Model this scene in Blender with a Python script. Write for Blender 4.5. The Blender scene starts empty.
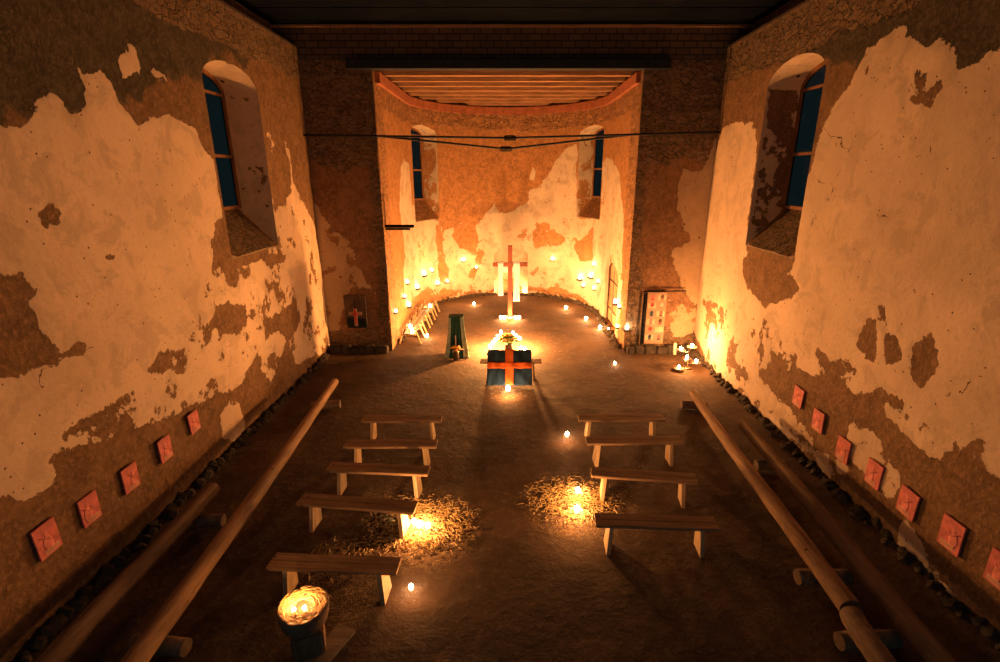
import bpy, bmesh, math, random
import numpy as np
from mathutils import Vector, Matrix

random.seed(7)
PI = math.pi
SC = bpy.context.scene
COL = SC.collection

# ------------------------------------------------------------ camera
H, TH, F, PX, PY = 5.0, math.radians(17.3), 500.0, 508.0, 331.0
cam_d = bpy.data.cameras.new('camera')
cam = bpy.data.objects.new('camera', cam_d)
COL.objects.link(cam)
cam.location = (0, 0, H)
cam.rotation_euler = (PI/2 - TH, 0, 0)
cam_d.sensor_width = 36
cam_d.lens = F/1000*36
cam_d.shift_x = (500-PX)/1000
cam_d.clip_start = 0.05
SC.camera = cam

# ------------------------------------------------------------ world, exposure
world = bpy.data.worlds.new('night'); SC.world = world
world.use_nodes = True
bg = world.node_tree.nodes['Background']
bg.inputs[0].default_value = (0.17, 0.35, 0.40, 1)      # dim blue night sky
bg.inputs[1].default_value = 0.055
SC.view_settings.view_transform = 'Standard'
SC.view_settings.look = 'None'
SC.view_settings.exposure = 2.35
SC.view_settings.gamma = 1.0
SC.view_settings.use_curve_mapping = False
SC.cycles.use_denoising = True
SC.cycles.max_bounces = 6
SC.cycles.sample_clamp_indirect = 3.0

WARM = (1.0, 0.40, 0.105)
LK = 1.0
def lamp(name, loc, power, r=0.04, color=WARM, parent=None):
    d = bpy.data.lights.new(name, 'POINT'); d.energy = power*LK; d.color = color
    d.shadow_soft_size = r
    o = bpy.data.objects.new(name, d); COL.objects.link(o); o.location = loc
    return o

# ------------------------------------------------------------ geometry of the photograph
CT, ST = math.cos(TH), math.sin(TH)
def ray(px, py):
    u = (px-PX)/F; v = (py-PY)/F
    return Vector((u, CT - v*ST, -(ST + v*CT)))
def at_z(px, py, z=0.0):
    r = ray(px, py); t = (z-H)/r.z
    return Vector((0, 0, H)) + r*t
def at_y(px, py, y):
    r = ray(px, py); return Vector((0, 0, H)) + r*(y/r.y)
def at_x(px, py, x):
    r = ray(px, py); return Vector((0, 0, H)) + r*(x/r.x)

XL, XR, YP, HW, YC = -5.3, 5.5, 14.1, 3.45, 18.1     # nave walls, end wall, chancel half width, apse centre
ARC = PI*HW
ZC = 7.56                                            # chancel ceiling
def hit_chancel(px, py):
    r = ray(px, py)
    sx = -1 if r.x < 0 else 1
    t = sx*HW/r.x if abs(r.x) > 1e-6 else 1e9
    y = t*r.y
    if y < YC:
        z = H + t*r.z
        u = (y-YP) if sx < 0 else (YC-YP)+ARC+(YC-y)
        return u, z
    a = r.x**2 + r.y**2; b = -2*r.y*YC; c = YC**2 - HW**2
    t = (-b + math.sqrt(max(0, b*b-4*a*c)))/(2*a)
    x, y, z = t*r.x, t*r.y, H + t*r.z
    ang = math.atan2(y-YC, -x)                       # 0 at left, pi at right
    return (YC-YP) + ang*HW, z

def S_left(u, z, off=0.0): return Vector((XL-off, u, z))
def S_right(u, z, off=0.0): return Vector((XR+off, u, z))
def S_end(u, z, off=0.0): return Vector((u, YP+off, z))
def S_chancel(u, z, off=0.0):
    L = YC-YP
    if u <= L: return Vector((-HW-off, YP+u, z))
    if u >= L+ARC: return Vector((HW+off, YC-(u-L-ARC), z))
    a = (u-L)/HW; R = HW+off
    return Vector((-R*math.cos(a), YC+R*math.sin(a), z))

def polyL(pts): return [(p.y, p.z) for p in (at_x(x, y, XL) for x, y in pts)]
def polyR(pts): return [(p.y, p.z) for p in (at_x(x, y, XR) for x, y in pts)]
def polyE(pts): return [(p.x, p.z) for p in (at_y(x, y, YP) for x, y in pts)]
def polyC(pts): return [hit_chancel(x, y) for x, y in pts]

# ------------------------------------------------------------ signed distance of polygons
def sdf(poly, U, Z):
    P = np.asarray(poly, float); n = len(P)
    d = np.full(U.shape, 1e9); inside = np.zeros(U.shape, bool)
    for i in range(n):
        ax, ay = P[i]; bx, by = P[(i+1) % n]
        ex, ey = bx-ax, by-ay
        L2 = ex*ex+ey*ey + 1e-12
        t = np.clip(((U-ax)*ex + (Z-ay)*ey)/L2, 0, 1)
        d = np.minimum(d, np.hypot(U-(ax+t*ex), Z-(ay+t*ey)))
        cond = ((ay > Z) != (by > Z))
        with np.errstate(divide='ignore', invalid='ignore'):
            xi = ax + (Z-ay)/(by-ay if abs(by-ay) > 1e-12 else 1e-12)*(bx-ax)
        inside ^= cond & (U < xi)
    return np.where(inside, d, -d)
def field(U, Z, adds, subs=(), base=-0.6):
    f = np.full(U.shape, base)
    for poly, cap in adds: f = np.maximum(f, np.minimum(sdf(poly, U, Z), cap))
    for poly, cap in subs: f = np.minimum(f, -np.minimum(sdf(poly, U, Z), cap))
    return np.clip(f, -0.6, 0.6)
def blob(cx, cz, rx, rz, n=9, seed=0):
    r = random.Random(seed)
    return [(cx+rx*math.cos(2*PI*i/n)*(.7+.5*r.random()), cz+rz*math.sin(2*PI*i/n)*(.7+.5*r.random())) for i in range(n)]

# numpy value noise
_rng = np.random.RandomState(3); _T = _rng.rand(256, 256)
def vnoise(X, Y):
    xi = np.floor(X).astype(int); yi = np.floor(Y).astype(int)
    fx = X-xi; fy = Y-yi; fx = fx*fx*(3-2*fx); fy = fy*fy*(3-2*fy)
    g = lambda i, j: _T[(xi+i) & 255, (yi+j) & 255]
    return (g(0,0)*(1-fx)+g(1,0)*fx)*(1-fy) + (g(0,1)*(1-fx)+g(1,1)*fx)*fy
def fbm(X, Y, o=4):
    s = 0; a = .5
    for k in range(o):
        s = s + a*vnoise(X*2**k+17*k, Y*2**k+5*k); a *= .5
    return s

# ------------------------------------------------------------ materials
class NT:
    def __init__(s, name):
        s.m = bpy.data.materials.new(name); s.m.use_nodes = True
        s.t = s.m.node_tree; s.b = s.t.nodes['Principled BSDF']; s.n = s.t.nodes; s.l = s.t.links
    def node(s, typ, **kw):
        n = s.n.new(typ)
        for k, v in kw.items():
            if k.startswith('i_'):
                key = k[2:]; key = int(key) if key.isdigit() else key.replace('_', ' ')
                if isinstance(v, bpy.types.NodeSocket): s.l.new(v, n.inputs[key])
                else: n.inputs[key].default_value = v
            else: setattr(n, k, v)
        return n
    def math(s, op, a, b=0.0, clamp=False):
        n = s.n.new('ShaderNodeMath'); n.operation = op; n.use_clamp = clamp
        for i, v in enumerate((a, b)):
            if isinstance(v, bpy.types.NodeSocket): s.l.new(v, n.inputs[i])
            else: n.inputs[i].default_value = v
        return n.outputs[0]
    def step(s, v, lo, hi):
        n = s.n.new('ShaderNodeMapRange'); n.interpolation_type = 'SMOOTHSTEP'
        s.l.new(v, n.inputs[0]); n.inputs[1].default_value = lo; n.inputs[2].default_value = hi
        return n.outputs[0]
    def mix(s, f, a, b):
        n = s.n.new('ShaderNodeMix'); n.data_type = 'RGBA'
        for i, v in ((0, f), (6, a), (7, b)):
            if isinstance(v, bpy.types.NodeSocket): s.l.new(v, n.inputs[i])
            else: n.inputs[i].default_value = v if i == 0 else (*v, 1) if len(v) == 3 else v
        return n.outputs[2]
    def coords(s, scale=(1,1,1)):
        g = s.node('ShaderNodeTexCoord')
        mp = s.node('ShaderNodeMapping'); s.l.new(g.outputs['Object'], mp.inputs[0])
        mp.inputs['Scale'].default_value = scale
        return mp.outputs[0]
    def noise(s, co, scale, detail=4, rough=.55, dist=0.0):
        n = s.node('ShaderNodeTexNoise'); s.l.new(co, n.inputs['Vector'])
        n.inputs['Scale'].default_value = scale; n.inputs['Detail'].default_value = detail
        n.inputs['Roughness'].default_value = rough; n.inputs['Distortion'].default_value = dist
        return n.outputs['Fac']
    def voro(s, co, scale, feature='F1', rand=1.0):
        n = s.node('ShaderNodeTexVoronoi', feature=feature); s.l.new(co, n.inputs['Vector'])
        n.inputs['Scale'].default_value = scale; n.inputs['Randomness'].default_value = rand
        return n
    def attr(s, name):
        return s.node('ShaderNodeAttribute', attribute_name=name).outputs['Fac']
    def bump(s, h, strength=1.0, dist=1.0):
        n = s.node('ShaderNodeBump'); s.l.new(h, n.inputs['Height'])
        n.inputs['Strength'].default_value = strength; n.inputs['Distance'].default_value = dist
        s.l.new(n.outputs[0], s.b.inputs['Normal'])
    def color(s, v):
        if isinstance(v, bpy.types.NodeSocket): s.l.new(v, s.b.inputs['Base Color'])
        else: s.b.inputs['Base Color'].default_value = (*v, 1)

def wall_material(name, light, mid, stone, A=0.34, midbump=.012, dark=None, skimf=.4):
    t = NT(name); co = t.coords()
    n1 = t.noise(co, 1.1, 9, .62, .3)
    n2 = t.noise(co, 5.0, 6, .6)
    pl = t.attr('plaster'); st = t.attr('stone')
    v = t.math('ADD', pl, t.math('MULTIPLY', t.math('SUBTRACT', n1, .5), A))
    v = t.math('ADD', v, t.math('MULTIPLY', t.math('SUBTRACT', n2, .5), .24))
    m = t.step(v, -.006, .008)
    # pits and chips in the plaster
    vo = t.voro(co, 2.6); cr = t.node('ShaderNodeSeparateColor'); t.l.new(vo.outputs['Color'], cr.inputs[0])
    chip = t.math('MULTIPLY', t.math('LESS_THAN', t.math('ADD', vo.outputs['Distance'], t.math('MULTIPLY', n2, .16)), .17), t.math('GREATER_THAN', cr.outputs[0], .45))
    vo2 = t.voro(co, 8.0); cr2 = t.node('ShaderNodeSeparateColor'); t.l.new(vo2.outputs['Color'], cr2.inputs[0])
    chip2 = t.math('MULTIPLY', t.math('LESS_THAN', vo2.outputs['Distance'], .10), t.math('GREATER_THAN', cr2.outputs[1], .55))
    chips = t.math('MAXIMUM', chip, chip2)
    # stone rubble
    wn = t.node('ShaderNodeTexNoise'); t.l.new(co, wn.inputs['Vector']); wn.inputs['Scale'].default_value = 3.5; wn.inputs['Detail'].default_value = 4
    wv = t.node('ShaderNodeVectorMath', operation='MULTIPLY_ADD'); t.l.new(wn.outputs['Color'], wv.inputs[0]); wv.inputs[1].default_value = (.45, .45, .45); t.l.new(t.coords((1, 1, 1.8)), wv.inputs[2])
    sc_ = wv.outputs[0]
    vs = t.voro(sc_, 5.2, 'DISTANCE_TO_EDGE'); vc = t.voro(sc_, 5.2)
    joint = t.step(t.math('ADD', vs.outputs['Distance'], t.math('MULTIPLY', t.math('SUBTRACT', n2, .5), .22)), -.02, .10)
    s = t.step(t.math('ADD', st, t.math('MULTIPLY', t.math('SUBTRACT', n1, .5), .8)), -.03, .03)
    # colours
    stain = t.noise(co, .7, 5, .6)
    fine = t.noise(co, 14, 5, .65)
    L = t.mix(t.step(stain, .35, .7), light, tuple(c*.80 for c in light))
    skim = t.step(t.noise(co, 2.1, 9, .68, .5), .50, .60)
    L = t.mix(t.math('MULTIPLY', skim, skimf), L, tuple(c*.66 for c in light))
    ck = t.voro(sc_, .55, 'DISTANCE_TO_EDGE').outputs['Distance']
    crack = t.math('MULTIPLY', t.math('LESS_THAN', t.math('ADD', ck, t.math('MULTIPLY', t.math('ABSOLUTE', t.math('SUBTRACT', n2, .5)), .05)), .0055), t.math('GREATER_THAN', stain, .60))
    chips = t.math('MAXIMUM', chips, crack)
    L = t.mix(t.step(fine, .5, .85), L, tuple(c*.72 for c in light))
    M = t.mix(t.step(n2, .3, .7), mid, tuple(c*.62 for c in mid))
    M = t.mix(t.step(fine, .45, .75), M, tuple(min(1, c*1.35) for c in mid))
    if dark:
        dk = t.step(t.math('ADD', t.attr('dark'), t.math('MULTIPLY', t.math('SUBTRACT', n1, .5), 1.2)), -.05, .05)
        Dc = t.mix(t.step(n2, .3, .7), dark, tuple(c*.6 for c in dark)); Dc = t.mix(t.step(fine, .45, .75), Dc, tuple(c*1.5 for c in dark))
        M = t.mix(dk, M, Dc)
    vg = t.node('ShaderNodeSeparateColor'); t.l.new(vc.outputs['Color'], vg.inputs[0])
    Sx = t.mix(vg.outputs[0], stone, tuple(min(1, c*2.3) for c in stone))
    Sx = t.mix(joint, tuple(c*.75 for c in stone), t.mix(t.step(fine, .35, .7), Sx, mid))
    base = t.mix(s, M, Sx)
    L = t.mix(chips, L, tuple(c*.45 for c in mid))
    t.color(t.mix(m, base, L))
    t.b.inputs['Roughness'].default_value = .92
    t.b.inputs['Specular IOR Level'].default_value = .15
    h = t.math('MULTIPLY', t.math('SUBTRACT', m, t.math('MULTIPLY', chips, t.math('MULTIPLY', m, .9))), .022)
    h = t.math('ADD', h, t.math('MULTIPLY', n2, midbump*1.3))
    rough = t.math('MULTIPLY', t.math('SUBTRACT', 1.0, m), t.math('ADD', t.math('MULTIPLY', fine, .022), t.math('MULTIPLY', t.math('MULTIPLY', joint, s), .018)))
    h = t.math('ADD', h, rough)
    h = t.math('ADD', h, t.math('MULTIPLY', fine, .009))
    t.bump(h, .9)
    return t.m

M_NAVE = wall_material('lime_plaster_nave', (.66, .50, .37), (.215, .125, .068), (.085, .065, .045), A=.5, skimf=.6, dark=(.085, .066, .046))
M_END = wall_material('rubble_end_wall', (.50, .36, .24), (.27, .15, .085), (.10, .075, .052), A=.5)
M_APSE = wall_material('chancel_plaster', (.52, .43, .33), (.36, .185, .08), (.15, .085, .045), A=.48, skimf=.85)

def simple(name, col, rough=.8, metal=0.0, var=.25, scale=12, bump=.004, spec=.3, emit=None, estr=0, trans=0, stretch=(1,1,1)):
    t = NT(name); co = t.coords(stretch)
    n = t.noise(co, scale, 5, .6)
    t.color(t.mix(t.step(n, .3, .7), tuple(c*(1-var) for c in col), tuple(min(1, c*(1+var)) for c in col)))
    t.b.inputs['Roughness'].default_value = rough; t.b.inputs['Metallic'].default_value = metal
    t.b.inputs['Specular IOR Level'].default_value = spec
    if trans: t.b.inputs['Transmission Weight'].default_value = trans
    if emit:
        t.b.inputs['Emission Color'].default_value = (*emit, 1); t.b.inputs['Emission Strength'].default_value = estr
    if bump: t.bump(n, .7, bump)
    return t.m

def wood(name, col, axis=0, rough=.7, knots=True):
    st = [9, 9, 9]; st[axis] = .9
    t = NT(name); co = t.coords(tuple(st))
    n = t.noise(co, 1.6, 6, .65, .4)
    co2 = t.coords()
    n2 = t.noise(co2, 1.2, 3, .5)
    c = t.mix(t.step(n, .35, .68), tuple(x*.62 for x in col), tuple(min(1, x*1.15) for x in col))
    c = t.mix(t.step(n2, .45, .75), c, tuple(x*.6 for x in col))
    if knots:
        vo = t.voro(co2, 3.0); k = t.math('LESS_THAN', vo.outputs['Distance'], .075)
        c = t.mix(k, c, tuple(x*.3 for x in col))
    t.color(c); t.b.inputs['Roughness'].default_value = rough
    t.b.inputs['Specular IOR Level'].default_value = .25
    t.bump(n, .6, .006)
    return t.m

M_BENCH = wood('bench_wood', (.36, .22, .12), 0)
M_BENCHLEG = wood('bench_leg_wood', (.50, .34, .19), 2)
M_BLOCK = wood('dark_block_wood', (.22, .12, .065), 2)
M_DOORDARK = wood('dark_door_frame', (.10, .05, .028), 2)
M_LOG = wood('peeled_log_wood', (.34, .20, .11), 1, .75)
M_LOGDARK = wood('weathered_log_wood', (.25, .165, .105), 1, .85)
M_LOGEND = wood('sawn_end_wood', (.17, .11, .07), 0, .8, False)
M_CROSS = wood('stained_cross_wood', (.15, .032, .014), 2, .6, False)
M_PLANK = wood('grey_plank', (.30, .22, .15), 0)
M_BEAM = wood('ceiling_beam_wood', (.40, .22, .12), 0, .8, False)
M_BOARD = wood('ceiling_board_wood', (.05, .033, .026), 0, .85, False)
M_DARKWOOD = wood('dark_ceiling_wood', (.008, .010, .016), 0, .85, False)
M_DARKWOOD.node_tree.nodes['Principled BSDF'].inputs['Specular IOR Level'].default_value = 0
M_FRAME = wood('window_frame_wood', (.26, .12, .06), 2, .7, False)
M_DOOR = wood('door_wood', (.42, .24, .12), 2, .8, False)
M_IRON = simple('wrought_iron', (.03, .03, .032), .55, .8, .3, 20, .002)
M_STEEL = simple('painted_lintel', (.02, .025, .035), .6, .2, .2, 6, .002)
M_METAL = simple('dull_metal', (.35, .27, .2), .4, .9, .2, 20, .001)
M_WHITE = simple('white_cloth', (.60, .50, .62), .9, 0, .06, 6, .003)
M_CREAM = simple('cream_board', (.36, .24, .17), .8, 0, .06, 6, .001)
M_NAVY = simple('dark_blue_cloth', (.016, .042, .085), .65, 0, .45, 5, .01, .4, stretch=(1, .3, .3))
M_ORANGE = simple('orange_ribbon', (.80, .16, .03), .8, 0, .08, 8, .002)
M_GREEN = simple('dark_green_cloth', (.02, .10, .085), .8, 0, .3, 8, .004)
M_PALEGREEN = simple('pale_green_veil', (.48, .66, .52), .8, 0, .15, 8, .003)
M_WAX = simple('candle_wax', (.85, .75, .6), .5, 0, .05, 8, 0)
M_GLOWCUP = simple('lit_votive_cup', (.9, .5, .2), .5, 0, .02, 8, 0, emit=(1, .55, .2), estr=2.5)
M_FLAME = simple('candle_flame', (1, .8, .5), .5, 0, .0, 8, 0, emit=(1, .74, .42), estr=22.0)
M_BLACK = simple('black_cloth', (.012, .02, .024), .9, 0, .2, 8, .003)
M_SLATE = simple('brown_board', (.10, .065, .045), .9, 0, .3, 6, .003)
M_RED = simple('red_paint', (.55, .05, .05), .7, 0, .1, 8, 0)
M_PINK = simple('pink_print', (.60, .17, .16), .7, 0, .22, 9, 0)
M_PINKF = simple('light_pink_print', (.68, .225, .20), .7, 0, .2, 12, 0)
M_PINKL = simple('pale_print', (.62, .42, .30), .7, 0, .15, 9, 0)
M_PINKD = simple('dark_pink_print', (.50, .13, .12), .7, 0, .15, 9, 0)
M_LEAF = simple('leaf_green', (.16, .28, .05), .6, 0, .3, 20, .002)
M_YELLOW = simple('yellow_petal', (.85, .48, .03), .6, 0, .15, 20, .001)
M_PEACH = simple('peach_petal', (.80, .36, .16), .6, 0, .15, 20, .001)
M_STONEB = simple('font_stone', (.20, .12, .07), .85, 0, .25, 14, .01)
M_STRAW = simple('straw', (.42, .29, .13), .55, 0, .2, 30, 0)
M_CERAM = simple('dark_vase_ceramic', (.10, .07, .05), .35, 0, .1, 8, 0)
M_CONC = simple('red_ring_beam', (.30, .105, .055), .9, 0, .2, 5, .006)
M_STONE = simple('field_stone', (.05, .038, .028), .95, 0, .35, 8, .02)

def glass_mat():
    t = NT('dark_window_glass'); t.b.inputs['Base Color'].default_value = (.05, .07, .07, 1)
    t.b.inputs['Transmission Weight'].default_value = 1; t.b.inputs['Roughness'].default_value = .04
    t.b.inputs['IOR'].default_value = 1.08
    return t.m
M_GLASS = glass_mat()

def floor_mat():
    t = NT('trodden_earth'); co = t.coords()
    a = t.noise(co, 1.0, 6, .6); b = t.noise(co, 7, 7, .68); c = t.noise(co, 30, 4, .6)
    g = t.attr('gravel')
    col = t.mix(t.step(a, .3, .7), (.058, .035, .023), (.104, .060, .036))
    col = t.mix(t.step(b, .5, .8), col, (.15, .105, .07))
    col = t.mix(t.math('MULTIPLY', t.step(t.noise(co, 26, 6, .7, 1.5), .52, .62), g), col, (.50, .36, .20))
    t.color(col); t.b.inputs['Roughness'].default_value = .85
    t.b.inputs['Specular IOR Level'].default_value = .2
    vor = t.noise(co, 22, 6, .7, 1.5)
    h = t.math('ADD', t.math('MULTIPLY', b, .03), t.math('MULTIPLY', c, .006))
    h = t.math('ADD', h, t.math('MULTIPLY', t.math('MULTIPLY', vor, g), .05))
    t.bump(h, .8)
    return t.m
M_FLOOR = floor_mat()

def brick_mat():
    t = NT('brick_band'); g = t.node('ShaderNodeTexCoord')
    s = t.node('ShaderNodeSeparateXYZ'); t.l.new(g.outputs['Object'], s.inputs[0])
    c = t.node('ShaderNodeCombineXYZ'); t.l.new(t.math('ADD', s.outputs[0], s.outputs[1]), c.inputs[0]); t.l.new(s.outputs[2], c.inputs[1])
    b = t.node('ShaderNodeTexBrick'); t.l.new(c.outputs[0], b.inputs[0])
    b.inputs['Color1'].default_value = (.16, .10, .065, 1); b.inputs['Color2'].default_value = (.11, .07, .05, 1)
    b.inputs['Mortar'].default_value = (.015, .015, .018, 1); b.inputs['Scale'].default_value = 1
    b.inputs['Mortar Size'].default_value = .012; b.inputs['Brick Width'].default_value = .34; b.inputs['Row Height'].default_value = .155
    t.color(b.outputs[0]); t.b.inputs['Roughness'].default_value = .9
    t.bump(t.math('MULTIPLY', b.outputs['Fac'], -.012))
    return t.m
M_BRICK = brick_mat()

# ------------------------------------------------------------ mesh helpers
def link(name, me, mats, parent=None, smooth=False):
    o = bpy.data.objects.new(name, me)
    COL.objects.link(o)
    for m in (mats if isinstance(mats, (list, tuple)) else [mats]): me.materials.append(m)
    if smooth:
        me.polygons.foreach_set('use_smooth', [True]*len(me.polygons))
    if parent: o.parent = parent
    return o
class MB:
    def __init__(s): s.v = []; s.f = []; s.mi = []
    def add(s, verts, faces, mi=0):
        n = len(s.v); s.v += [tuple(v) for v in verts]
        s.f += [tuple(i+n for i in f) for f in faces]; s.mi += [mi]*len(faces)
        return s
    def box(s, c, d, rz=0, rx=0, ry=0, mi=0, bev=0.0):
        bm = bmesh.new(); bmesh.ops.create_cube(bm, size=1)
        bmesh.ops.scale(bm, vec=d, verts=bm.verts)
        if bev: bmesh.ops.bevel(bm, geom=bm.edges[:], offset=bev, segments=2, affect='EDGES')
        R = Matrix.Translation(c) @ Matrix.Rotation(rz, 4, 'Z') @ Matrix.Rotation(ry, 4, 'Y') @ Matrix.Rotation(rx, 4, 'X')
        bm.transform(R); bm.verts.ensure_lookup_table()
        s.add([v.co for v in bm.verts], [[v.index for v in f.verts] for f in bm.faces], mi); bm.free()
        return s
    def lathe(s, prof, seg=20, c=(0,0,0), mi=0, wob=0):
        n = len(s.v); V = []; Fc = []
        for i, (r, z) in enumerate(prof):
            for k in range(seg):
                a = 2*PI*k/seg; rr = r*(1+wob*math.sin(3*a+i))
                V.append((c[0]+rr*math.cos(a), c[1]+rr*math.sin(a), c[2]+z))
        for i in range(len(prof)-1):
            for k in range(seg):
                k2 = (k+1) % seg
                Fc.append((i*seg+k, i*seg+k2, (i+1)*seg+k2, (i+1)*seg+k))
        Fc.append(tuple(range(seg-1, -1, -1))); m = (len(prof)-1)*seg; Fc.append(tuple(range(m, m+seg)))
        return s.add(V, Fc, mi)
    def tube(s, pts, rad, seg=12, mi=0, cap_mi=None):
        pts = [Vector(p) for p in pts]; V = []; Fc = []
        if not isinstance(rad, (list, tuple)): rad = [rad]*len(pts)
        up = Vector((0,0,1))
        for i, p in enumerate(pts):
            d = (pts[min(i+1, len(pts)-1)] - pts[max(i-1, 0)]).normalized()
            a = d.cross(up)
            if a.length < 1e-3: a = d.cross(Vector((1,0,0)))
            a.normalize(); b = a.cross(d).normalized()
            for k in range(seg):
                t = 2*PI*k/seg
                V.append(p + a*math.cos(t)*rad[i] + b*math.sin(t)*rad[i])
        for i in range(len(pts)-1):
            for k in range(seg):
                k2 = (k+1) % seg; Fc.append((i*seg+k, i*seg+k2, (i+1)*seg+k2, (i+1)*seg+k))
        s.add(V, Fc, mi)
        n = len(s.v)-len(V); m = (len(pts)-1)*seg
        s.f += [tuple(n+i for i in range(seg-1, -1, -1)), tuple(n+m+i for i in range(seg))]
        s.mi += [cap_mi if cap_mi is not None else mi]*2
        return s
    def ball(s, c, r, sub=1, sc=(1,1,1), jit=0, mi=0):
        bm = bmesh.new(); bmesh.ops.create_icosphere(bm, subdivisions=sub, radius=r)
        for v in bm.verts:
            v.co *= 1+random.uniform(-jit, jit)
            v.co = Vector((v.co.x*sc[0], v.co.y*sc[1], v.co.z*sc[2])) + Vector(c)
        s.add([v.co for v in bm.verts], [[v.index for v in f.verts] for f in bm.faces], mi); bm.free()
        return s
    def grid(s, fn, nu, nv, mi=0):
        V = [fn(i/nu, j/nv) for i in range(nu+1) for j in range(nv+1)]
        Fc = [(i*(nv+1)+j, (i+1)*(nv+1)+j, (i+1)*(nv+1)+j+1, i*(nv+1)+j+1) for i in range(nu) for j in range(nv)]
        return s.add(V, Fc, mi)
    def build(s, name, mats, parent=None, smooth=False, loc=None):
        me = bpy.data.meshes.new(name); me.from_pydata(s.v, [], s.f)
        me.update(); o = link(name, me, mats, parent, smooth)
        if any(s.mi): me.polygons.foreach_set('material_index', s.mi)
        if loc is not None: o.location = loc
        return o
def smooth_by_angle(o, deg=40):
    me = o.data; me.polygons.foreach_set('use_smooth', [True]*len(me.polygons))
    bm = bmesh.new(); bm.from_mesh(me)
    for e in bm.edges:
        if len(e.link_faces) == 2 and e.calc_face_angle(0) > math.radians(deg): e.smooth = False
    bm.to_mesh(me); bm.free()
def tag(o, label=None, cat=None, group=None, kind=None):
    if label: o['label'] = label
    if cat: o['category'] = cat
    if group: o['group'] = group
    if kind: o['kind'] = kind
    return o
def thing(name, label, cat, loc=(0,0,0), rz=0, group=None):
    o = bpy.data.objects.new(name, None); COL.objects.link(o); o.empty_display_size = .1
    o.location = loc; o.rotation_euler = (0, 0, rz)
    return tag(o, label, cat, group)
def dup(root, loc=None, rz=None, label=None, group=None):
    def rec(o, par):
        c = o.copy(); COL.objects.link(c); c.parent = par
        for ch in [x for x in bpy.data.objects if x.parent == o]: rec(ch, c)
        return c
    r = rec(root, None)
    if loc is not None: r.location = loc
    if rz is not None: r.rotation_euler = (0, 0, rz)
    if label: r['label'] = label
    if group: r['group'] = group
    return r
def structure(o, label=None): o['kind'] = 'structure'; return o

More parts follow.
